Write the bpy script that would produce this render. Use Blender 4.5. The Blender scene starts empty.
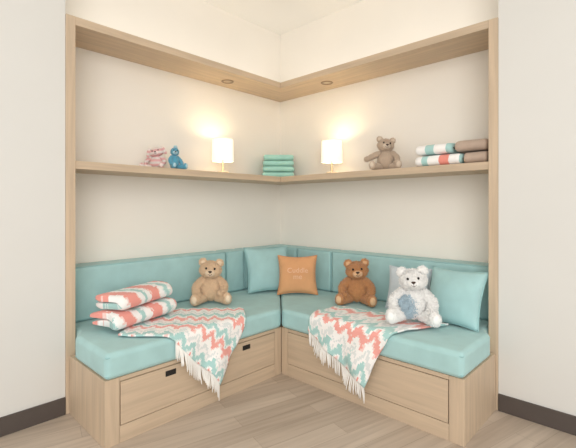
import bpy, bmesh, math, random
from mathutils import Vector, Matrix, noise
random.seed(4)
S = bpy.context.scene
C = S.collection
R = math.radians
S.view_settings.view_transform = 'Standard'

def lin(c):
    out = []
    for v in c:
        v /= 255.0
        out.append(v/12.92 if v <= 0.04045 else ((v+0.055)/1.055)**2.4)
    return (out[0], out[1], out[2], 1.0)

# ------------------------------------------------------------------ materials
def newmat(name):
    m = bpy.data.materials.new(name); m.use_nodes = True
    nt = m.node_tree
    return m, nt, nt.nodes['Principled BSDF']

def N(nt, typ, **kw):
    n = nt.nodes.new(typ)
    for k, v in kw.items(): setattr(n, k, v)
    return n

def math_n(nt, op, a, b=None, c=None):
    n = N(nt, 'ShaderNodeMath', operation=op)
    for i, v in enumerate((a, b, c)):
        if v is None: continue
        if isinstance(v, (int, float)): n.inputs[i].default_value = v
        else: nt.links.new(v, n.inputs[i])
    return n.outputs[0]

def add_bump(nt, b, scale, strength, dist=0.002, coord='Object', detail=3):
    tc = N(nt, 'ShaderNodeTexCoord')
    no = N(nt, 'ShaderNodeTexNoise')
    no.inputs['Scale'].default_value = scale
    no.inputs['Detail'].default_value = detail
    nt.links.new(tc.outputs[coord], no.inputs['Vector'])
    bp = N(nt, 'ShaderNodeBump')
    bp.inputs['Strength'].default_value = strength
    bp.inputs['Distance'].default_value = dist
    nt.links.new(no.outputs['Fac'], bp.inputs['Height'])
    nt.links.new(bp.outputs['Normal'], b.inputs['Normal'])
    return no

def vary(nt, b, c, scale, amt, coord='Object'):
    tc = N(nt, 'ShaderNodeTexCoord')
    no = N(nt, 'ShaderNodeTexNoise'); no.inputs['Scale'].default_value = scale
    no.inputs['Detail'].default_value = 4
    nt.links.new(tc.outputs[coord], no.inputs['Vector'])
    cr = N(nt, 'ShaderNodeValToRGB')
    d = [max(0, v*(1-amt)) for v in c[:3]] + [1]; e = [min(1, v*(1+amt)) for v in c[:3]] + [1]
    cr.color_ramp.elements[0].position = 0.3; cr.color_ramp.elements[0].color = d
    cr.color_ramp.elements[1].position = 0.7; cr.color_ramp.elements[1].color = e
    nt.links.new(no.outputs['Fac'], cr.inputs['Fac'])
    nt.links.new(cr.outputs['Color'], b.inputs['Base Color'])

def paint(name, rgb):
    m, nt, b = newmat(name); c = lin(rgb)
    vary(nt, b, c, 1.5, 0.015); b.inputs['Roughness'].default_value = 0.85
    add_bump(nt, b, 180, 0.08); return m

def fabric(name, rgb, amt=0.06, bump=0.25, scale=350, sheen=0.15):
    m, nt, b = newmat(name); c = lin(rgb)
    vary(nt, b, c, 9, amt); b.inputs['Roughness'].default_value = 0.9
    b.inputs['Sheen Weight'].default_value = sheen
    add_bump(nt, b, scale, bump); return m

def fur(name, rgb, amt=0.06):
    m, nt, b = newmat(name); c = lin(rgb)
    vary(nt, b, c, 60, amt); b.inputs['Roughness'].default_value = 0.95
    b.inputs['Sheen Weight'].default_value = 0.5
    return m

def plain(name, rgb, rough=0.4, metal=0.0):
    m, nt, b = newmat(name); c = lin(rgb)
    vary(nt, b, c, 20, 0.04); b.inputs['Roughness'].default_value = rough
    b.inputs['Metallic'].default_value = metal; return m

def wood(name, rgb, axis):
    m, nt, b = newmat(name); c = lin(rgb)
    tc = N(nt, 'ShaderNodeTexCoord'); mp = N(nt, 'ShaderNodeMapping')
    sc = [22, 22, 22]; sc['xyz'.index(axis)] = 1.2
    mp.inputs['Scale'].default_value = sc
    nt.links.new(tc.outputs['Object'], mp.inputs['Vector'])
    no = N(nt, 'ShaderNodeTexNoise'); no.inputs['Scale'].default_value = 1.6
    no.inputs['Detail'].default_value = 6; no.inputs['Distortion'].default_value = 0.6
    nt.links.new(mp.outputs['Vector'], no.inputs['Vector'])
    cr = N(nt, 'ShaderNodeValToRGB')
    cr.color_ramp.elements[0].position = 0.28; cr.color_ramp.elements[0].color = [v*0.84 for v in c[:3]] + [1]
    cr.color_ramp.elements[1].position = 0.70; cr.color_ramp.elements[1].color = [min(1, v*1.06) for v in c[:3]] + [1]
    nt.links.new(no.outputs['Fac'], cr.inputs['Fac'])
    nt.links.new(cr.outputs['Color'], b.inputs['Base Color'])
    b.inputs['Roughness'].default_value = 0.55
    bp = N(nt, 'ShaderNodeBump'); bp.inputs['Strength'].default_value = 0.05
    nt.links.new(no.outputs['Fac'], bp.inputs['Height']); nt.links.new(bp.outputs['Normal'], b.inputs['Normal'])
    return m

def zigzag(name, period_u, amp, period_v, cols, jag=0.10, swap=False, snap=0.0, nscale=70):
    """cols: list of (position, rgb) over one repeat; pattern follows the cloth's UVs in metres"""
    m, nt, b = newmat(name)
    tc = N(nt, 'ShaderNodeTexCoord'); src = tc.outputs['UV']
    if snap:
        vm = N(nt, 'ShaderNodeVectorMath', operation='SNAP')
        vm.inputs[1].default_value = (snap, snap*0.8, 1)
        nt.links.new(src, vm.inputs[0]); src = vm.outputs[0]
    sp = N(nt, 'ShaderNodeSeparateXYZ')
    nt.links.new(src, sp.inputs[0])
    U, V = (sp.outputs[1], sp.outputs[0]) if swap else (sp.outputs[0], sp.outputs[1])
    no = N(nt, 'ShaderNodeTexNoise'); no.inputs['Scale'].default_value = nscale
    nt.links.new(src, no.inputs['Vector'])
    u = math_n(nt, 'MULTIPLY', U, 1/period_u)
    pp = math_n(nt, 'PINGPONG', u, 0.5)
    z = math_n(nt, 'MULTIPLY', pp, amp/period_v*2)
    v = math_n(nt, 'MULTIPLY_ADD', V, 1/period_v, z)
    v = math_n(nt, 'MULTIPLY_ADD', no.outputs['Fac'], jag, v)
    f = math_n(nt, 'FRACT', v)
    cr = N(nt, 'ShaderNodeValToRGB'); cr.color_ramp.interpolation = 'CONSTANT'
    el = cr.color_ramp.elements
    el[0].position = cols[0][0]; el[0].color = lin(cols[0][1])
    el[1].position = cols[1][0]; el[1].color = lin(cols[1][1])
    for p, c in cols[2:]:
        e = el.new(p); e.color = lin(c)
    nt.links.new(f, cr.inputs['Fac']); nt.links.new(cr.outputs['Color'], b.inputs['Base Color'])
    b.inputs['Roughness'].default_value = 0.95; b.inputs['Sheen Weight'].default_value = 0.2
    add_bump(nt, b, 190, 0.6, 0.004); return m

WHITE = (250, 248, 246); CORAL = (243, 170, 160); TEALS = (174, 214, 211)
PALE = (212, 232, 229); BLUSH = (247, 213, 207); PGREY = (226, 230, 229)
OAK = (206, 184, 158)
M = dict(
    wall=paint('wall_paint_warm_lit', (246, 241, 232)),  # alcove copy of the wall paint, warm light put into the colour
    wall_out=paint('wall_paint_cool_lit', (221, 220, 216)),  # same paint outside the alcove, greyer for the missing warm light
    ceil=paint('ceiling_paint', (252, 251, 246)),
    base=plain('dark_vinyl_baseboard', (84, 75, 70), 0.6),
    wx=wood('oak_grain_x', OAK, 'x'), wy=wood('oak_grain_y', OAK, 'y'),
    wz=wood('oak_grain_z', OAK, 'z'),
    dark=plain('shadow_gap_wood', (134, 111, 90), 0.8),
    black=plain('black_pull', (28, 26, 25), 0.5),
    teal=fabric('teal_upholstery', (170, 208, 208)),
    teal2=fabric('teal_pillow_fabric', (168, 207, 208)),
    tealpipe=fabric('teal_piping', (153, 196, 197)),
    bluegrey=fabric('blue_grey_pillow_fabric', (204, 214, 220)),
    mint=fabric('mint_towel', (168, 219, 208), 0.08, 0.5, 220),
    orange=fabric('orange_pillow_fabric', (226, 168, 120)),
    orangepipe=fabric('orange_piping', (212, 150, 104)),
    letter=fabric('pale_stitching', (242, 200, 164)),
    taupe=fabric('taupe_towel', (182, 161, 145), 0.12, 0.6, 220),
    tan=fur('tan_fur', (233, 203, 168)), tanl=fur('pale_tan_fur', (242, 220, 192)),
    brown=fur('brown_fur', (203, 146, 96)), brownl=fur('light_brown_fur', (228, 186, 144)),
    white=fur('white_fur', (250, 249, 247), 0.02), grey=fur('blue_grey_fur', (180, 201, 213), 0.05),
    gbr=fur('grey_brown_fur', (196, 175, 154)), gbrl=fur('pale_grey_brown_fur', (215, 198, 179)),
    pinkl=fur('pale_pink_plush', (244, 226, 222)),
    blue=fur('blue_plush', (92, 166, 192), 0.1), bluel=fur('pale_blue_plush', (176, 212, 224)),
    eye=plain('black_glass_eye', (18, 14, 12), 0.15), nose=plain('dark_stitched_nose', (62, 40, 30), 0.6),
    zig=zigzag('zigzag_throw', 0.092, 0.050, 0.180, [(0, BLUSH), (0.03, CORAL), (0.22, BLUSH), (0.25, WHITE), (0.35, PALE), (0.38, TEALS), (0.57, PALE), (0.60, WHITE), (0.70, PGREY), (0.82, WHITE)], 0.42, False, 0.010, 46),
    zig2=zigzag('zigzag_folded', 1.6, 0.30, 0.21, [(0, BLUSH), (0.03, (241, 160, 149)), (0.38, BLUSH), (0.41, WHITE), (0.60, PALE), (0.63, TEALS), (0.77, PALE), (0.80, WHITE)], 0.40, True, 0.009, 38),
    fringe=fabric('white_fringe', (250, 247, 242)),
    st1=zigzag('teal_white_stripes', 0.1, 0.0, 0.15, [(0, TEALS), (0.40, WHITE)], 0.04, True),
    st2=zigzag('coral_white_stripes', 0.1, 0.0, 0.26, [(0, (240, 150, 136)), (0.26, WHITE), (0.52, TEALS), (0.68, WHITE)], 0.04, True),
    trim=plain('bronze_downlight_trim', (140, 116, 94), 0.4, 0.3), lens=plain('frosted_lens', (190, 172, 150), 0.5),
    lampbase=wood('lamp_wood', (222, 200, 170), 'z'),
)
def stripes_obj(name, c1, c2, period):
    m, nt, b = newmat(name)
    tc = N(nt, 'ShaderNodeTexCoord'); sp = N(nt, 'ShaderNodeSeparateXYZ')
    nt.links.new(tc.outputs['Object'], sp.inputs[0])
    f = math_n(nt, 'FRACT', math_n(nt, 'MULTIPLY', sp.outputs[2], 1/period))
    cr = N(nt, 'ShaderNodeValToRGB'); cr.color_ramp.interpolation = 'CONSTANT'
    cr.color_ramp.elements[0].color = lin(c1); cr.color_ramp.elements[1].position = 0.5; cr.color_ramp.elements[1].color = lin(c2)
    nt.links.new(f, cr.inputs['Fac']); nt.links.new(cr.outputs['Color'], b.inputs['Base Color'])
    b.inputs['Roughness'].default_value = 0.95; add_bump(nt, b, 160, 0.5, 0.003)
    return m
M['pink'] = stripes_obj('pink_striped_plush', (230, 182, 181), (236, 225, 221), 0.036)
def shade_mat():
    m, nt, b = newmat('glowing_linen_shade')
    b.inputs['Base Color'].default_value = lin((252, 248, 240))
    b.inputs['Emission Color'].default_value = (1.0, 0.92, 0.74, 1)
    b.inputs['Emission Strength'].default_value = 0.50
    b.inputs['Roughness'].default_value = 0.9
    tr = N(nt, 'ShaderNodeBsdfTranslucent'); tr.inputs['Color'].default_value = (1, .94, .8, 1)
    mx = N(nt, 'ShaderNodeMixShader'); mx.inputs[0].default_value = 0.09
    nt.links.new(b.outputs[0], mx.inputs[1]); nt.links.new(tr.outputs[0], mx.inputs[2])
    nt.links.new(mx.outputs[0], nt.nodes['Material Output'].inputs['Surface'])
    add_bump(nt, b, 300, 0.1); return m
M['shade'] = shade_mat()
def bulb_mat():
    m, nt, b = newmat('warm_bulb')
    b.inputs['Emission Color'].default_value = (1, .86, .62, 1); b.inputs['Emission Strength'].default_value = 3
    return m
M['bulb'] = bulb_mat()

def floor_mat():
    m, nt, b = newmat('pale_plank_floor')
    tc = N(nt, 'ShaderNodeTexCoord'); mp = N(nt, 'ShaderNodeMapping')
    mp.inputs['Rotation'].default_value = (0, 0, R(-76))
    nt.links.new(tc.outputs['Object'], mp.inputs['Vector'])
    br = N(nt, 'ShaderNodeTexBrick'); br.offset = 0.37
    br.inputs['Scale'].default_value = 1.0
    br.inputs['Brick Width'].default_value = 1.25; br.inputs['Row Height'].default_value = 0.125
    br.inputs['Mortar Size'].default_value = 0.0013; br.inputs['Mortar Smooth'].default_value = 0.5
    br.inputs['Color1'].default_value = lin((204, 189, 173)); br.inputs['Color2'].default_value = lin((187, 171, 155))
    br.inputs['Mortar'].default_value = lin((162, 146, 130))
    nt.links.new(mp.outputs['Vector'], br.inputs['Vector'])
    mp2 = N(nt, 'ShaderNodeMapping'); mp2.inputs['Scale'].default_value = (1.2, 22, 1)
    nt.links.new(mp.outputs['Vector'], mp2.inputs['Vector'])
    no = N(nt, 'ShaderNodeTexNoise'); no.inputs['Scale'].default_value = 1.2; no.inputs['Detail'].default_value = 6
    no.inputs['Distortion'].default_value = 0.5
    nt.links.new(mp2.outputs['Vector'], no.inputs['Vector'])
    cr = N(nt, 'ShaderNodeValToRGB')
    cr.color_ramp.elements[0].position = 0.3; cr.color_ramp.elements[0].color = (.75, .735, .72, 1)
    cr.color_ramp.elements[1].position = 0.66; cr.color_ramp.elements[1].color = (1, 1, 1, 1)
    nt.links.new(no.outputs['Fac'], cr.inputs['Fac'])
    mx = N(nt, 'ShaderNodeMix', data_type='RGBA', blend_type='MULTIPLY'); mx.inputs[0].default_value = 0.88
    nt.links.new(br.outputs['Color'], mx.inputs[6]); nt.links.new(cr.outputs['Color'], mx.inputs[7])
    nt.links.new(mx.outputs[2], b.inputs['Base Color'])
    b.inputs['Roughness'].default_value = 0.5
    return m
M['floor'] = floor_mat()

# ------------------------------------------------------------------ object helpers
def tag(o, label=None, cat=None, group=None, kind=None):
    if label: o['label'] = label
    if cat: o['category'] = cat
    if group: o['group'] = group
    if kind: o['kind'] = kind
    return o

def thing(name, label, cat, loc, rotz=0, group=None):
    o = bpy.data.objects.new(name, None); o.empty_display_size = 0.05
    C.objects.link(o); o.location = loc; o.rotation_euler = (0, 0, rotz)
    return tag(o, label, cat, group)

def link(name, me, mat, parent=None, loc=(0, 0, 0), smooth=None):
    me.materials.clear(); me.materials.append(mat)
    if smooth is not None:
        me.polygons.foreach_set('use_smooth', [True]*len(me.polygons))
        if smooth < 180: me.set_sharp_from_angle(angle=R(smooth))
    o = bpy.data.objects.new(name, me); C.objects.link(o)
    o.location = loc
    if parent: o.parent = parent
    return o

def from_bm(name, bm, mat, parent=None, loc=(0, 0, 0), smooth=None, recalc=True):
    if recalc: bmesh.ops.recalc_face_normals(bm, faces=bm.faces[:])
    me = bpy.data.meshes.new(name); bm.to_mesh(me); bm.free()
    return link(name, me, mat, parent, loc, smooth)

def prism(name, pts, z0, z1, mat, parent=None, bevel=0.0, seg=2):
    cx = sum(p[0] for p in pts)/len(pts); cy = sum(p[1] for p in pts)/len(pts); cz = (z0+z1)/2
    bm = bmesh.new()
    lo = [bm.verts.new((x-cx, y-cy, z0-cz)) for x, y in pts]
    hi = [bm.verts.new((x-cx, y-cy, z1-cz)) for x, y in pts]
    n = len(pts)
    bm.faces.new(lo); bm.faces.new(hi)
    for i in range(n): bm.faces.new((lo[i], lo[(i+1) % n], hi[(i+1) % n], hi[i]))
    bmesh.ops.recalc_face_normals(bm, faces=bm.faces[:])
    if bevel: bmesh.ops.bevel(bm, geom=bm.edges[:], offset=bevel, segments=seg, affect='EDGES', profile=0.5)
    base = parent.location if parent else Vector((0, 0, 0))
    o = from_bm(name, bm, mat, parent, Vector((cx, cy, cz)) - Vector(base), 40 if bevel else None)
    if bevel:
        w = o.modifiers.new('wn', 'WEIGHTED_NORMAL'); w.keep_sharp = True
    return o

def box(name, x0, x1, y0, y1, z0, z1, mat, parent=None, bevel=0.0, seg=2):
    return prism(name, [(x0, y0), (x1, y0), (x1, y1), (x0, y1)], z0, z1, mat, parent, bevel, seg)

def lathe_bm(prof, n=32, bm=None):
    bm = bm or bmesh.new(); rings = []
    for r, z in prof:
        if r < 1e-5: rings.append([bm.verts.new((0, 0, z))])
        else: rings.append([bm.verts.new((r*math.cos(2*math.pi*k/n), r*math.sin(2*math.pi*k/n), z)) for k in range(n)])
    for a, b in zip(rings, rings[1:]):
        for k in range(n):
            k2 = (k+1) % n
            if len(a) == 1: bm.faces.new((a[0], b[k], b[k2]))
            elif len(b) == 1: bm.faces.new((a[k], a[k2], b[0]))
            else: bm.faces.new((a[k], a[k2], b[k2], b[k]))
    return bm

def sweep(bm, pts, radii, n=12, closed=False, caps=True):
    pts = [Vector(p) for p in pts]; L = len(pts); rings = []
    up = Vector((0, 0, 1)); prev = None
    for i, p in enumerate(pts):
        if closed: t = pts[(i+1) % L]-pts[i-1]
        else: t = pts[min(i+1, L-1)]-pts[max(i-1, 0)]
        t.normalize()
        if prev is None:
            a = up.cross(t)
            if a.length < 0.1: a = Vector((1, 0, 0)).cross(t)
        else: a = prev - t*prev.dot(t)
        a.normalize(); prev = a; b = t.cross(a)
        r = radii[i] if hasattr(radii, '__len__') else radii
        rings.append([bm.verts.new(p+(a*math.cos(2*math.pi*k/n)+b*math.sin(2*math.pi*k/n))*r) for k in range(n)])
    m = L if closed else L-1
    for i in range(m):
        A, B = rings[i], rings[(i+1) % L]
        for k in range(n): bm.faces.new((A[k], A[(k+1) % n], B[(k+1) % n], B[k]))
    if not closed and caps:
        bm.faces.new(rings[0]); bm.faces.new(rings[-1])
    return bm

# ------------------------------------------------------------------ room
HC = 3.10
YO, YI = -2.216, -2.162      # outer and inner face of the left end panel
XO, XI = 2.248, 2.194        # the same on the right
def struct(o): o['kind'] = 'structure'; return o
struct(box('floor', -0.1, 5.6, -5.6, 0.1, -0.1, 0.0, M['floor']))
struct(box('ceiling', -0.1, 5.6, -5.6, 0.1, HC, HC+0.1, M['ceil']))
struct(box('wall_left', -0.1, 0.0, YO-0.001, 0.1, 0, HC, M['wall']))
struct(box('wall_right', 0.0, XO+0.001, 0.0, 0.1, 0, HC, M['wall']))
struct(box('wall_left_outer', -0.1, 0.355, -5.6, YO-0.001, 0, HC, M['wall_out']))
struct(box('wall_right_outer', XO+0.001, 5.6, -0.355, 0.1, 0, HC, M['wall_out']))
struct(box('baseboard_left', 0.355, 0.367, -5.6, YO-0.003, 0, 0.106, M['base'], None, 0.003))
struct(box('baseboard_right', XO+0.003, 5.6, -0.367, -0.355, 0, 0.106, M['base'], None, 0.003))

# ------------------------------------------------------------------ oak frame, shelf
FD = 0.364; HT, HB = 2.432, 2.380
fr = thing('alcove_frame', 'tall pale oak frame around the corner alcove with a wide header overhead', 'frame', (0, 0, 0))
box('end_panel', 0.002, FD, YO, YI, 0, HT, M['wz'], fr, 0.002)
box('end_panel', XI, XO, -FD, -0.002, 0, HT, M['wz'], fr, 0.002)
prism('header', [(0.002, -0.002), (0.002, YI), (FD, YI), (FD, -FD)], HB, HT, M['wy'], fr, 0.002)
prism('header', [(0.002, -0.002), (FD, -FD), (XI, -FD), (XI, -0.002)], HB, HT, M['wx'], fr, 0.002)
SZ = 1.545
sh = thing('corner_shelf', 'long pale oak shelf wrapping the corner halfway up the alcove', 'shelf', (0, 0, SZ-0.05))
SD = 0.352
prism('shelf_board', [(0.002, -0.002), (0.002, YI+0.001), (SD, YI+0.001), (SD, -SD)], SZ-0.05, SZ, M['wy'], sh, 0.002)
prism('shelf_board', [(0.002, -0.002), (SD, -SD), (XI-0.001, -SD), (XI-0.001, -0.002)], SZ-0.05, SZ, M['wx'], sh, 0.002)

def downlight(x, y, label):
    t = thing('recessed_downlight', label, 'ceiling light', (x, y, HB), 0, 'downlights in the oak header')
    bm = lathe_bm([(0.036, 0), (0.036, -0.004), (0.05, -0.006), (0.056, -0.002), (0.056, 0.0)], 28)
    from_bm('trim_ring', bm, M['trim'], t, (0, 0, 0), 40)
    bm = lathe_bm([(0, -0.001), (0.036, -0.001)], 28)
    from_bm('lens', bm, M['lens'], t)
downlight(0.16, -0.83, 'small round downlight in the header above the lamp near the pink and blue toys')
downlight(0.78, -0.19, 'small round downlight in the header above the lamp near the grey brown bear')

# ------------------------------------------------------------------ benches
BZ = 0.353
YB, XB = -2.198, 2.236
bl = thing('storage_bench', 'pale oak storage bench with two black pulls on a long drawer', 'bench', (0.44, -1.2, 0), 0, 'oak storage benches')
box('carcass', 0.004, 0.870, YI+0.002, -0.004, 0.0, BZ-0.001, M['dark'], bl)
box('end_panel', 0.37, 0.870, YB, YI+0.001, 0, BZ, M['wz'], bl, 0.002)
box('corner_post', 0.871, 0.894, YB, -2.120, 0, BZ, M['wz'], bl, 0.002)
box('stile', 0.871, 0.894, -0.960, -0.895, 0, BZ, M['wz'], bl, 0.002)
box('top_rail', 0.871, 0.894, -2.119, -0.961, 0.330, BZ, M['wy'], bl, 0.002)
box('bottom_rail', 0.871, 0.894, -2.119, -0.961, 0, 0.092, M['wy'], bl, 0.002)
dr = box('drawer_front', 0.871, 0.896, -2.115, -0.965, 0.096, 0.326, M['wy'], bl, 0.002)
def pull(y):
    p = box('recessed_pull', 0.8955, 0.899, y-0.034, y+0.034, 0.272, 0.304, M['black'], None, 0.0015)
    p.parent = dr; p.location = p.location - (Vector(bl.location)+Vector(dr.location))
    p['label'] = 'black rectangular pull'
pull(-1.820); pull(-1.24)

br_ = thing('storage_bench', 'pale oak storage bench with a plain front below the white bear', 'bench', (1.6, -0.44, 0), 0, 'oak storage benches')
box('carcass', 0.872, XI-0.002, -0.870, -0.004, 0.0, BZ-0.001, M['dark'], br_)
box('end_panel', XI-0.001, XB, -0.870, -0.372, 0, BZ, M['wz'], br_, 0.002)
box('corner_post', XB-0.08, XB, -0.894, -0.871, 0, BZ, M['wz'], br_, 0.002)
box('stile', 0.896, 0.960, -0.894, -0.871, 0, BZ, M['wz'], br_, 0.002)
box('top_rail', 0.961, XB-0.081, -0.894, -0.871, 0.330, BZ, M['wx'], br_, 0.002)
box('bottom_rail', 0.961, XB-0.081, -0.894, -0.871, 0, 0.092, M['wx'], br_, 0.002)
box('drawer_front', 0.965, XB-0.085, -0.896, -0.871, 0.096, 0.326, M['wx'], br_, 0.002)

# ------------------------------------------------------------------ cushions
ZS = 0.496
CB = 0.032
CF = 0.916
def cushion(name, pts, z0, z1, label, group, bevel, pipe_pts, pipe_z):
    t = thing(name, label, 'cushion', (sum(p[0] for p in pts)/len(pts), sum(p[1] for p in pts)/len(pts), z0), 0, group)
    prism('cover', pts, z0, z1, M['teal'], t, bevel, 6)
    for pz in pipe_z:
        bm = bmesh.new()
        sweep(bm, [Vector(p) - Vector(t.location) for p in pipe_pts(pz)], 0.0035, 6, True)
        from_bm('piping', bm, M['tealpipe'], t, (0, 0, 0), 180)
    return t
def offset_poly(pts, d):
    out = []; n = len(pts)
    area = sum(pts[i][0]*pts[(i+1) % n][1]-pts[(i+1) % n][0]*pts[i][1] for i in range(n))
    s = 1 if area > 0 else -1
    for i in range(n):
        p0 = Vector(pts[i-1]); p = Vector(pts[i]); p1 = Vector(pts[(i+1) % n])
        e0 = (p-p0).normalized(); e1 = (p1-p).normalized()
        n0 = Vector((-e0.y, e0.x))*s; n1 = Vector((-e1.y, e1.x))*s
        b = n0+n1; k = d/max(0.3, (1+n0.dot(n1)))
        out.append((p.x+b.x*k, p.y+b.y*k))
    return out
e = 0.0025
PL = [(0.004, -0.004-2*e), (0.004, YI+0.008), (0.385, YI+0.008), (0.470, YB-0.004), (CF, YB-0.004), (CF, -CF-2*e)]
PR = [(0.004+2*e, -0.004), (CF+2*e, -CF), (XB+0.004, -CF), (XB+0.004, -0.470), (XI-0.008, -0.385), (XI-0.008, -0.004)]
for P, lab in ((PL, 'thick teal seat cushion under the tan teddy bear and the folded blankets'),
               (PR, 'thick teal seat cushion under the brown bear and the white bear')):
    cushion('seat_cushion', P, BZ+0.001, ZS, lab, 'teal seat cushions', CB,
            lambda z, P=P: [(x, y, z) for x, y in offset_poly(P, 0.006)], (ZS-0.022, BZ+0.022))
ZB = 0.864
def back(x0, x1, y0, y1, lab):
    P = [(x0, y0), (x1, y0), (x1, y1), (x0, y1)]
    t = thing('back_cushion', lab, 'cushion', ((x0+x1)/2, (y0+y1)/2, ZS), 0, 'teal back cushions')
    prism('cover', P, ZS+0.001, ZB, M['teal'], t, 0.026, 5)
    bm = bmesh.new(); d = 0.006
    if x1 <= 0.2001: loop = [(x1-0.006, y0+d, ZS+d+.01), (x1-0.006, y1-d, ZS+d+.01), (x1-0.006, y1-d, ZB-d), (x1-0.006, y0+d, ZB-d)]
    else: loop = [(x0+d, y0+0.006, ZS+d+.01), (x1-d, y0+0.006, ZS+d+.01), (x1-d, y0+0.006, ZB-d), (x0+d, y0+0.006, ZB-d)]
    sweep(bm, [Vector(p)-Vector(t.location) for p in loop], 0.0035, 6, True)
    from_bm('piping', bm, M['tealpipe'], t, (0, 0, 0), 180)
back(0.004, 0.20, YI+0.004, -0.876, 'long teal back cushion behind the tan bear and folded blankets')
back(0.004, 0.20, -0.871, -0.662, 'narrow teal back cushion between the tan bear and the corner pillow')
back(0.004, 0.20, -0.657, -0.004, 'teal back cushion behind the square teal pillow in the corner')
back(0.206, 0.415, -0.20, -0.004, 'narrow teal back cushion directly behind the orange pillow')
back(0.420, 0.83, -0.20, -0.004, 'short teal back cushion between the orange pillow and the brown bear')
back(0.836, XI-0.004, -0.20, -0.004, 'long teal back cushion behind the brown bear and white bear')

# ------------------------------------------------------------------ pillows
def pillow_h(u, v, T): return T/2*max(0, (1-u*u)*(1-v*v))**0.46
def pillow(label, Sz, T, mat, pmat, loc, tilt, az, roll=0, seed=0, text=None, pinch=0.09):
    t = thing('throw_pillow', label, 'pillow', loc, 0, 'throw pillows')
    t.rotation_euler = (-R(tilt), R(roll), R(az))
    n = 32; bm = bmesh.new(); g = {}
    def xy(u, v): return (Sz/2*u*(1-pinch*(1-v*v)), Sz/2*v*(1-pinch*(1-u*u))+Sz/2)
    for side in (-1, 1):
        for i in range(n+1):
            for j in range(n+1):
                edge = i in (0, n) or j in (0, n)
                if edge and side == 1: g[side, i, j] = g[-1, i, j]; continue
                u = -1+2*i/n; v = -1+2*j/n; x, z = xy(u, v)
                h = pillow_h(u, v, T)*(1+0.12*noise.noise(Vector((u*1.7+seed, v*1.7, side))))
                # soft creases running in from the corners
                rad = (abs(u)*abs(v))**1.5
                h *= 1-0.25*rad*(0.5+0.5*math.sin((u-v if u*v < 0 else u+v)*9+seed))
                g[side, i, j] = bm.verts.new((x, side*h, z))
        for i in range(n):
            for j in range(n): bm.faces.new((g[side, i, j], g[side, i+1, j], g[side, i+1, j+1], g[side, i, j+1]))
    from_bm('cover', bm, mat, t, (0, 0, 0), 180)
    bm = bmesh.new(); loop = []
    for k in range(n): loop.append((-1+2*k/n, -1))
    for k in range(n): loop.append((1, -1+2*k/n))
    for k in range(n): loop.append((1-2*k/n, 1))
    for k in range(n): loop.append((-1, 1-2*k/n))
    pts = []
    for u, v in loop:
        x, z = xy(u, v); pts.append((x, 0, z))
    sweep(bm, pts, 0.004, 6, True)
    from_bm('piping', bm, pmat, t, (0, 0, 0), 180)
    if text:
        for line, zz, size in text:
            cu = bpy.data.curves.new('lettering', 'FONT'); cu.body = line; cu.size = size
            cu.align_x = 'CENTER'; cu.align_y = 'CENTER'; cu.resolution_u = 4; cu.offset = 0.0006
            tmp = bpy.data.objects.new('tmp', cu); C.objects.link(tmp)
            dg = bpy.context.evaluated_depsgraph_get()
            me = bpy.data.meshes.new_from_object(tmp.evaluated_get(dg))
            bpy.data.objects.remove(tmp)
            b2 = bmesh.new(); b2.from_mesh(me)
            bmesh.ops.subdivide_edges(b2, edges=b2.edges[:], cuts=1)
            for vv in b2.verts:
                x, z = vv.co.x, vv.co.y + zz
                h = pillow_h(x/(Sz/2), (z-Sz/2)/(Sz/2), T)*1.10
                vv.co = Vector((x, -h-0.004, z))
            b2.to_mesh(me); b2.free()
            o = link('lettering', me, M['letter'], t)
            o['label'] = 'pale lettering'
    return t
pillow('square teal pillow propped in the corner behind the orange pillow', 0.415, 0.13, M['teal2'], M['tealpipe'], (0.46, -0.58, ZS+0.012), 24, 64, 0, 1)
pillow('small orange pillow with pale lettering in the corner', 0.35, 0.14, M['orange'], M['orangepipe'], (0.700, -0.495, ZS+0.006), 22, 43, 0, 5,
       [('Cuddle', 0.194, 0.062), ('me', 0.139, 0.062)], pinch=0.12)
pillow('square teal pillow at the bench end beside the white bear', 0.375, 0.14, M['teal2'], M['tealpipe'], (1.990, -0.48, ZS+0.006), 24, -5, 0, 9)
pillow('small pale blue grey pillow propped behind the white bear', 0.32, 0.10, M['bluegrey'], M['bluegrey'], (1.635, -0.350, ZS+0.006), 16, 8, 0, 13)

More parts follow.
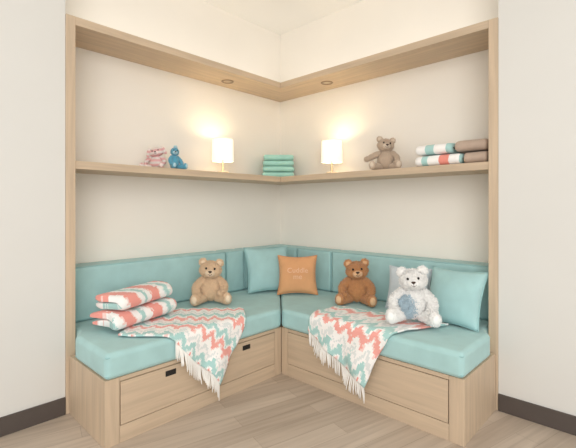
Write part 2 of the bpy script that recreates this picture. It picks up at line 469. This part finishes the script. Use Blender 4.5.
# ------------------------------------------------------------------ draped throws
def drape_pt(p, q, side, E=CF-CB, r=CB+0.013, z0=ZS+0.006):
    nz = noise.noise(Vector((p*7, q*7, 3.1)))
    if p <= E: out, z = p, z0+0.008*(nz+0.6)
    else:
        s = p-E
        if s < r*math.pi/2: a = s/r; out = E+r*math.sin(a); z = z0-r*(1-math.cos(a))+0.004
        else:
            out = E+r; z = z0-r-(s-r*math.pi/2)
            k = min(1, (s-r*math.pi/2)/0.18)
            out += k*(0.022+0.018*math.sin(q*24+p*6+1.5*nz)+0.010*nz)
    return Vector((out, q, z)) if side == 'L' else Vector((q, -out, z))
def throw(label, A, T, B, D, side, n_fr, fr_range=(0, 1)):
    """quad in flat cloth space (out from wall, along wall); A-T carries the fringe"""
    A, T, B, D = map(Vector, (A, T, B, D)); nu, nv = 64, 72
    root = thing('throw_blanket', label, 'blanket', drape_pt(*((B+D)/2), side), 0, 'zigzag throws')
    o0 = Vector(root.location)
    W = (T-A).length; H = (D-A).length
    vs, fs, uv = [], [], []
    for i in range(nu+1):
        for j in range(nv+1):
            u, v = i/nu, j/nv
            f = A*(1-u)*(1-v)+T*u*(1-v)+B*u*v+D*(1-u)*v
            f = f + Vector((noise.noise(Vector((u*3, v*3, 1))), noise.noise(Vector((u*3, v*3, 7)))))*0.03
            vs.append(drape_pt(f.x, f.y, side)-o0); uv.append((u*W, v*H))
    for i in range(nu):
        for j in range(nv):
            a = i*(nv+1)+j; fs.append((a, a+nv+1, a+nv+2, a+1))
    me = bpy.data.meshes.new('woven_cloth'); me.from_pydata(vs, [], fs)
    ul = me.uv_layers.new()
    for lp in me.loops: ul.data[lp.index].uv = uv[lp.vertex_index]
    bm = bmesh.new(); bm.from_mesh(me); bm.faces.ensure_lookup_table()
    bm.normal_update()
    if sum(f.normal.z for f in bm.faces) < 0: bmesh.ops.reverse_faces(bm, faces=bm.faces[:])
    bm.to_mesh(me); bm.free()
    cl = link('woven_cloth', me, M['zig'], root, (0, 0, 0), 180)
    so = cl.modifiers.new('thick', 'SOLIDIFY'); so.thickness = 0.010; so.offset = 1
    bm = bmesh.new()
    for k in range(n_fr):
        u = fr_range[0]+(fr_range[1]-fr_range[0])*(k+.5)/n_fr
        f = A*(1-u)+T*u
        f = f + Vector((noise.noise(Vector((u*3, 0, 1))), noise.noise(Vector((u*3, 0, 7)))))*0.03
        L = random.uniform(0.085, 0.115); q0 = random.uniform(-.008, .008)
        pts = [drape_pt(f.x+L*s, f.y+q0*s, side)-o0+Vector((0, 0, 0.004)) for s in (0, .2, .4, .6, .8, 1)]
        sweep(bm, pts, [0.0036, 0.0040, 0.0038, 0.0036, 0.0034, 0.0026], 6)
    from_bm('fringe', bm, M['fringe'], root, (0, 0, 0), 180)
throw('coral, teal and white zigzag throw draped over the drawer front with black pulls',
      (0.69, -2.04), (1.27, -1.52), (0.73, -1.13), (0.27, -1.66), 'L', 42, (0.45, 1))
throw('coral, teal and white zigzag throw with long fringe under the white bear',
      (1.01, 1.20), (1.26, 1.66), (0.50, 2.00), (0.60, 1.20), 'R', 52)

# ------------------------------------------------------------------ folded textiles
def sheet_object(name, lf, rt, ln, nb, Wb, shape, mat, loc, rotz):
    n = len(lf); vs, fs, uv = [], [], []
    for j in range(nb+1):
        b = -Wb/2+Wb*0.5*(1-math.cos(math.pi*j/nb)); eb = abs(b)/(Wb/2)
        for arr in (lf, rt):
            for i in range(n):
                vs.append(shape(arr[i], i, b, eb)); uv.append((b+.5, ln[i]))
    row = 2*n
    for j in range(nb):
        for s in (0, 1):
            for i in range(n-1):
                a = j*row+s*n+i; fs.append((a, a+1, a+row+1, a+row))
        for i in (0, n-1):
            a = j*row+i; fs.append((a, a+n, a+n+row, a+row))
    for j in (0, nb):
        for i in range(n-1):
            a = j*row+i; fs.append((a, a+1, a+n+1, a+n))
    me = bpy.data.meshes.new(name); me.from_pydata(vs, [], fs)
    ul = me.uv_layers.new()
    for lp in me.loops: ul.data[lp.index].uv = uv[lp.vertex_index]
    bm = bmesh.new(); bm.from_mesh(me); bmesh.ops.recalc_face_normals(bm, faces=bm.faces[:]); bm.to_mesh(me); bm.free()
    o = link(name, me, mat, None, loc, 60); o.rotation_euler = (0, 0, rotz)
    return o
def folded(name, label, cat, La, Wb, layers, t, mat, loc, rotz, group=None, nb=28, seed=0, er=0.35, ez=0.85, sag=0.0, wob=1.0):
    path = []
    for k in range(layers):
        z = (k+0.5)*t; d = 1 if k % 2 == 0 else -1
        jit = 0.012*wob*noise.noise(Vector((seed*3.3, k*1.7, 0)))
        for i in range(13): path.append(Vector((d*(La/2-t/2)*(-1+2*i/12)+jit, z)))
        if k < layers-1:
            cx = d*(La/2-t/2)
            for i in range(1, 8):
                a = -math.pi/2+math.pi*i/8
                path.append(Vector((cx+d*math.cos(a)*t/2*1.15, (k+1)*t+math.sin(a)*t/2)))
    n = len(path); th = t*0.95/2; lf, rt, ln = [], [], [0]
    for i in range(n):
        tt = (path[min(i+1, n-1)]-path[max(i-1, 0)]).normalized(); nn = Vector((-tt.y, tt.x))
        f = min(1, 0.45+0.14*min(i, n-1-i))      # the cloth's own free ends taper to a rounded hem
        lf.append(path[i]+nn*th*f); rt.append(path[i]-nn*th*f)
        if i: ln.append(ln[-1]+(path[i]-path[i-1]).length)
    Ht = layers*t
    def shape(p, i, b, eb):
        rnd = 1-er*max(0, (eb-ez)/(1-ez))**2
        c = path[i]; p = c+(p-c)*rnd
        w = 0.006*wob*noise.noise(Vector((p.x*6+seed, b*6, p.y*3)))
        crown = 1-sag*(2*p.x/La)**2
        return (p.x*(1-(1-rnd)*0.35)+w*1.5, b+w*2, max(0, Ht*0.5*(1-rnd)*0.5+p.y*crown*(1-(1-rnd)*0.5)+w*0.3))
    return tag(sheet_object(name, lf, rt, ln, nb, Wb, shape, mat, loc, rotz), label, cat, group)
G = 'folded banded blankets on the bench'
folded('folded_blanket', 'softly folded coral, white and teal blanket at the bottom of the pair on the seat', 'blanket', 0.24, 0.50, 2, 0.051, M['zig2'], (0.48, -1.84, ZS+0.032), R(18), G, seed=1, er=0.22, ez=0.88, sag=0.06, wob=2.2)
folded('folded_blanket', 'softly folded coral, white and teal blanket on top of the pair on the seat', 'blanket', 0.225, 0.47, 2, 0.049, M['zig2'], (0.455, -1.83, ZS+0.032+0.105), R(22), G, seed=2, er=0.22, ez=0.88, sag=0.08, wob=2.2)
GT = 'mint folded towels in the shelf corner'
for k, lab in enumerate(('bottom', 'second from bottom', 'second from top', 'topmost')):
    folded('folded_towel', 'mint green folded towel in the shelf corner, %s of its stack' % lab, 'towel',
           0.19, 0.31-0.006*k, 2, 0.027, M['mint'], (0.184+0.003*(k % 2), -0.215, SZ+0.001+k*0.057), R(-45+3*(k % 2)), GT, seed=10+k)
GS = 'folded towels at the shelf end'
folded('folded_towel', 'coral and white striped folded towel beneath the teal striped one', 'towel', 0.25, 0.325, 2, 0.039, M['st2'], (1.852, -0.20, SZ+0.001), R(-90), GS, seed=21, er=0.3, ez=0.85, sag=0.08, wob=1.2)
folded('folded_towel', 'teal and white striped folded towel on top of the coral striped one', 'towel', 0.24, 0.265, 2, 0.037, M['st1'], (1.823, -0.20, SZ+0.083), R(-91), GS, seed=22, er=0.3, ez=0.85, sag=0.08, wob=1.2)
folded('folded_towel', 'plain taupe folded towel at the shelf end, lower of the two taupe ones', 'towel', 0.25, 0.150, 2, 0.039, M['taupe'], (2.104, -0.20, SZ+0.001), R(-90), GS, seed=23, er=0.3, ez=0.80, sag=0.08)
folded('folded_towel', 'plain taupe folded towel on top beside the teal striped towel', 'towel', 0.24, 0.210, 2, 0.039, M['taupe'], (2.070, -0.20, SZ+0.083), R(-89), GS, seed=24, er=0.3, ez=0.80, sag=0.08)

# ------------------------------------------------------------------ teddy bears
def add_fur(bm, count, length, rng):
    """short tufts lying over the plush surface like overlapping tips, part of the same mesh"""
    faces = bm.faces[:]
    bm.normal_update()
    areas = [f.calc_area() for f in faces]
    picks = rng.choices(faces, weights=areas, k=count)
    data = []
    for f in picks:
        vs = [v.co for v in f.verts]
        a, b = rng.random(), rng.random()
        if a+b > 1: a, b = 1-a, 1-b
        p = vs[0]+(vs[1]-vs[0])*a+(vs[2]-vs[0])*b
        data.append((p, f.normal.copy()))
    for p, n in data:
        g = Vector((rng.gauss(0, .6), rng.gauss(0, .6), rng.gauss(-.6, .6)))
        tan = g-n*g.dot(n)
        if tan.length < 1e-4: tan = n.orthogonal()
        tan.normalize()
        lift = rng.uniform(.25, .65)
        d = (tan+n*lift).normalized()
        side = n.cross(tan).normalized()
        L = length*rng.uniform(.7, 1.3); w = length*0.20
        v0 = bm.verts.new(p-n*length*.06-side*w); v1 = bm.verts.new(p+d*L); v2 = bm.verts.new(p-n*length*.06+side*w)
        f = bm.faces.new((v0, v1, v2)); f.normal_update()
        if f.normal.dot(n) < 0: f.normal_flip()
FURRNG = random.Random(11)
def blob(name, c, r, mat, parent, loc0=(0, 0, 0), sub=4, rough=0.02, shape=None, seed=0.0, s=1.0, fur=0, fl=0.02):
    bm = bmesh.new(); bmesh.ops.create_icosphere(bm, subdivisions=sub, radius=1)
    for v in bm.verts:
        d = v.co.copy()
        k = 1+rough*noise.noise(d*9+Vector((seed, 0, 0)))+rough*1.3*noise.noise(d*3+Vector((0, seed, 0)))
        p = Vector((d.x*r[0], d.y*r[1], d.z*r[2]))*k
        if shape: p = shape(p, d)
        v.co = (p)*s
    bmesh.ops.recalc_face_normals(bm, faces=bm.faces[:])
    if fur: add_fur(bm, fur, fl*s, FURRNG)
    return from_bm(name, bm, mat, parent, Vector(c)*s-Vector(loc0)*s, 180, recalc=False)
def limb(name, pts, radii, mat, parent, s, seed=0, foot=None, fur=0, fl=0.02):
    """tapered limb with rounded ends along a smooth path"""
    P = [Vector(p) for p in pts]; n = len(P)
    def cr(i, t):
        p0, p1, p2, p3 = P[max(i-1, 0)], P[i], P[i+1], P[min(i+2, n-1)]
        return 0.5*((2*p1)+(p2-p0)*t+(2*p0-5*p1+4*p2-p3)*t*t+(-p0+3*p1-3*p2+p3)*t**3)
    path, rad = [], []
    for i in range(n-1):
        for k in range(8):
            t = k/8; path.append(cr(i, t)); rad.append(radii[i]*(1-t)+radii[i+1]*t)
    path.append(P[-1]); rad.append(radii[-1])
    d0 = (path[0]-path[1]).normalized(); d1 = (path[-1]-path[-2]).normalized()
    pre = [(path[0]+d0*rad[0]*math.sin(a), rad[0]*math.cos(a)) for a in (1.5, 1.2, .8, .4)]
    post = [(path[-1]+d1*rad[-1]*math.sin(a), rad[-1]*math.cos(a)) for a in (.4, .8, 1.2, 1.5)]
    allp = [p for p, _ in pre]+path+[p for p, _ in post]; allr = [r for _, r in pre]+rad+[r for _, r in post]
    bm = bmesh.new(); sweep(bm, allp, allr, 22)
    if foot:
        c, r = foot; ret = bmesh.ops.create_icosphere(bm, subdivisions=3, radius=1)
        for v in ret['verts']: v.co = Vector((v.co.x*r[0], v.co.y*r[1], v.co.z*r[2]))+Vector(c)
    for v in bm.verts: v.co = (v.co+Vector((noise.noise(v.co*30), noise.noise(v.co*30+Vector((9, 0, 0))), noise.noise(v.co*30+Vector((0, 9, 0)))))*0.004)*s
    bmesh.ops.recalc_face_normals(bm, faces=bm.faces[:])
    if fur: add_fur(bm, fur, fl*s, FURRNG)
    for v in bm.verts: v.co.z = max(v.co.z, 0.003)
    return from_bm(name, bm, mat, parent, (0, 0, 0), 180, recalc=False)

def bear(label, loc, rotz, H, fm, fl, group, head_yaw=0, head_roll=0, arm_r=None, arm_l=None, belly=None, cat='teddy bear', pads=None, small=False, w=1.12, fd=1.0, ears='round', L=None, hs=1.0):
    """sits facing local +X; proportions in units of its height; w widens it, hs scales the head"""
    s = H; sub = 3 if small else 4
    F = int((1500 if small else 6000)*fd); L = L or (0.036 if small else 0.042)
    t = thing('teddy_bear' if cat == 'teddy bear' else 'plush_toy', label, cat, loc, rotz, group)
    def pear(p, d):
        k = 1.0+0.16*(-d.z); return Vector((p.x*k, p.y*k, p.z))
    body = blob('body', (0, 0, 0.325), (0.19, 0.215*w, 0.285), fm, t, sub=sub, shape=pear, seed=1.3, s=s, fur=F, fl=L, rough=0.03)
    if belly:
        bp = blob('belly_patch', (0.100, -0.075, -0.045), (0.122, 0.150*w, 0.200), belly, body, sub=4, seed=4, s=s, fur=3000, fl=0.055, rough=0.18)
        bp['label'] = 'blue grey belly patch'
    hc = Vector((0.03, 0, 0.735))
    h = s*hs
    head = blob('head', hc/hs, (0.185, 0.212*w, 0.190), fm, t, sub=sub, seed=2.7, s=h, fur=F, fl=L, rough=0.03,
                shape=lambda p, d: Vector((p.x, p.y*(1+0.06*(-d.z)), p.z)))
    head.rotation_euler = (R(head_roll), 0, R(head_yaw))
    if ears != 'none':
        for sy in (-1, 1):
            if ears == 'round':
                ear = blob('ear', (-0.02, sy*0.165*w, 0.155), (0.05, 0.088, 0.088), fm, head, sub=3, seed=sy, s=h, fur=F//6, fl=L*.8,
                           shape=lambda p, d: Vector((p.x-(0.35*p.x if p.x > 0 else 0), p.y, p.z)))
                ear.rotation_euler = (R(-sy*18), 0, 0)
                blob('inner_ear', (0.028, 0, 0), (0.016, 0.055, 0.055), fl, ear, sub=3, s=h)
            else:
                ear = blob('ear', (0.0, sy*0.215*w, 0.02), (0.045, 0.075, 0.20), fm, head, sub=3, seed=sy, s=h, fur=F//6, fl=L*.8)
                ear.rotation_euler = (R(sy*22), 0, 0)
    else:
        blob('pompom', (0, 0, 0.21), (0.085, 0.085, 0.075), fl, head, sub=3, s=h, fur=F//3, fl=L)
    blob('muzzle', (0.16, 0, -0.055), (0.085, 0.110, 0.080), fl, head, sub=3, seed=5, s=h, fur=F//6, fl=L*.5)
    blob('nose', (0.245, 0, -0.020), (0.022, 0.038, 0.025), M['nose'], head, sub=3, s=h, rough=0,
         shape=lambda p, d: Vector((p.x, p.y*(1+0.4*d.z), p.z)))
    bm = bmesh.new()
    sweep(bm, [Vector((0.247, 0, -0.04))*h, Vector((0.251, 0, -0.07))*h], 0.006*h, 6)
    sweep(bm, [Vector((0.230, y, -0.075-0.03*(1-(y/0.05)**2)+0.012))*h+Vector((0.016*h*(1-abs(y)/0.05), 0, 0)) for y in (-.05, -.03, 0, .03, .05)], 0.006*h, 6)
    from_bm('mouth', bm, M['nose'], head, (0, 0, 0), 180)
    for sy in (-1, 1):
        blob('eye', (0.177, sy*0.083*w, 0.045), (0.021, 0.024, 0.026), M['eye'], head, sub=3, s=h, rough=0)
    for sy, ov in ((-1, arm_r), (1, arm_l)):
        pts = ov or [(0.03, 0.16, 0.50), (0.07, 0.275, 0.37), (0.16, 0.28, 0.235), (0.21, 0.25, 0.19)]
        limb('arm', [(x, sy*y*w, z) for x, y, z in pts], [0.078, 0.082, 0.076, 0.076], fm, t, s, fur=F//2, fl=L)
    for sy in (-1, 1):
        lg = limb('leg', [(0.05, sy*0.13*w, 0.112), (0.20, sy*0.225*w, 0.108), (0.35, sy*0.30*w, 0.095)], [0.10, 0.10, 0.084], fm, t, s,
                  foot=((0.385, sy*0.31*w, 0.138), (0.075, 0.095, 0.125)), fur=F//2, fl=L*.8)
        fp = blob('foot_pad', (0.447, sy*0.325*w, 0.142), (0.030, 0.062, 0.085), pads or fl, lg, sub=3, s=s)
        fp.rotation_euler = (0, 0, R(sy*12))
    return t
GB = 'teddy bears seated on the bench'
bear('light tan teddy bear sitting beside the folded blankets', (0.365, -1.16, ZS+0.008), R(-34), 0.350, M['tan'], M['tanl'], GB, head_yaw=-4, head_roll=-5,
     arm_l=[(0.03, 0.16, 0.50), (0.08, 0.26, 0.38), (0.19, 0.25, 0.27), (0.25, 0.20, 0.24)])
bear('caramel brown teddy bear sitting next to the orange pillow', (1.225, -0.375, ZS+0.006), R(-60), 0.350, M['brown'], M['brownl'], GB, head_yaw=8, head_roll=4,
     arm_r=[(0.03, 0.16, 0.50), (0.09, 0.27, 0.38), (0.19, 0.27, 0.25), (0.24, 0.23, 0.21)])
bear('fluffy white teddy bear with a blue grey belly sitting on the throw', (1.812, -0.610, ZS+0.031), R(-64), 0.358, M['white'], M['white'], GB, head_yaw=2, head_roll=6, belly=M['grey'], w=1.15, L=0.050, hs=0.94)
bear('grey brown teddy bear sitting on the shelf with one arm stretched out', (1.362, -0.17, SZ+0.003), R(-62), 0.280, M['gbr'], M['gbrl'], 'plush toys on the shelf', head_yaw=14, head_roll=-7,
     arm_r=[(0.03, 0.16, 0.50), (0.08, 0.28, 0.44), (0.13, 0.40, 0.37), (0.16, 0.47, 0.34)], small=True)
bear('low pink and white striped plush with floppy ears beside the blue plush', (0.130, -1.498, SZ+0.003), R(-60), 0.185, M['pink'], M['pinkl'], 'plush toys on the shelf', cat='plush toy', small=True, head_roll=12, head_yaw=20, w=1.48, fd=.6, ears='floppy')
bear('blue plush with a pale pompom on the shelf beside the pink striped plush', (0.242, -1.410, SZ+0.003), R(4), 0.186, M['blue'], M['bluel'], 'plush toys on the shelf', cat='plush toy', small=True, head_roll=-8, head_yaw=-26, fd=.6, w=0.9, ears='none', hs=.92)

# ------------------------------------------------------------------ lamps
def lamp(x, y, label):
    t = thing('table_lamp', label, 'lamp', (x, y, SZ+0.001), 0, 'table lamps on the shelf')
    bm = lathe_bm([(0, 0), (0.052, 0), (0.055, 0.004), (0.055, 0.016), (0.048, 0.022), (0, 0.022)], 32)
    from_bm('base', bm, M['lampbase'], t, (0, 0, 0), 40)
    bm = lathe_bm([(0, 0.022), (0.012, 0.022), (0.009, 0.04), (0.008, 0.10), (0.008, 0.16), (0, 0.16)], 20)
    from_bm('stem', bm, M['lampbase'], t, (0, 0, 0), 40)
    bm = lathe_bm([(0.092, 0.112), (0.095, 0.112), (0.090, 0.302), (0.087, 0.302), (0.092, 0.112)], 48)
    bmesh.ops.remove_doubles(bm, verts=bm.verts[:], dist=1e-5)
    from_bm('lamp_shade', bm, M['shade'], t, (0, 0, 0), 40)
    bm = lathe_bm([(0, 0.155), (0.012, 0.16), (0.018, 0.18), (0.028, 0.205), (0.028, 0.225), (0.018, 0.242), (0, 0.248)], 20)
    from_bm('bulb', bm, M['bulb'], t, (0, 0, 0), 180)
    li = bpy.data.lights.new('lamp_light', 'POINT'); li.energy = 3.2; li.color = (1, 0.80, 0.49); li.shadow_soft_size = 0.04
    lo = bpy.data.objects.new('lamp_light', li); C.objects.link(lo); lo.parent = t; lo.location = (0, 0, 0.252)
lamp(0.175, -0.895, 'lit table lamp with white shade between the blue plush and mint towels')
lamp(0.825, -0.175, 'lit table lamp with white shade between the mint towels and grey brown bear')

# ------------------------------------------------------------------ light and camera
def area(loc, target, size, energy, col, sy=None):
    li = bpy.data.lights.new('fill_light', 'AREA'); li.energy = energy; li.size = size; li.color = col
    if sy: li.shape = 'RECTANGLE'; li.size_y = sy
    o = bpy.data.objects.new('fill_light', li); C.objects.link(o); o.location = loc
    o.rotation_euler = (Vector(target)-Vector(loc)).to_track_quat('-Z', 'Y').to_euler()
    return o
area((3.0, -3.0, 3.02), (2.4, -2.4, 0), 2.4, 41, (1, 0.982, 0.955))  # unseen overhead area light added as soft general light
area((4.7, -4.7, 2.0), (0.6, -0.6, 0.7), 2.6, 82, (1, 0.985, 0.965))  # unseen frontal light added behind the camera to brighten the alcove
# unseen warm strips added on top of the header to brighten ceiling and upper walls
area((0.18, -1.15, HT+0.02), (0.18, -1.15, 4), 0.08, 1.3, (1, 0.95, 0.86), 1.9)
area((1.15, -0.18, HT+0.02), (1.15, -0.18, 4), 1.9, 1.3, (1, 0.95, 0.86), 0.08)
w = bpy.data.worlds.new('World'); S.world = w; w.use_nodes = True
w.node_tree.nodes['Background'].inputs[0].default_value = (1.0, 0.99, 0.972, 1)
w.node_tree.nodes['Background'].inputs[1].default_value = 0.88

cam = bpy.data.cameras.new('camera'); co = bpy.data.objects.new('camera', cam); C.objects.link(co)
co.location = (3.002, -3.041, 1.258); co.rotation_euler = (R(90), 0, R(43.5))
cam.lens = 24.9; cam.sensor_width = 36; cam.shift_y = -17/576
S.camera = co
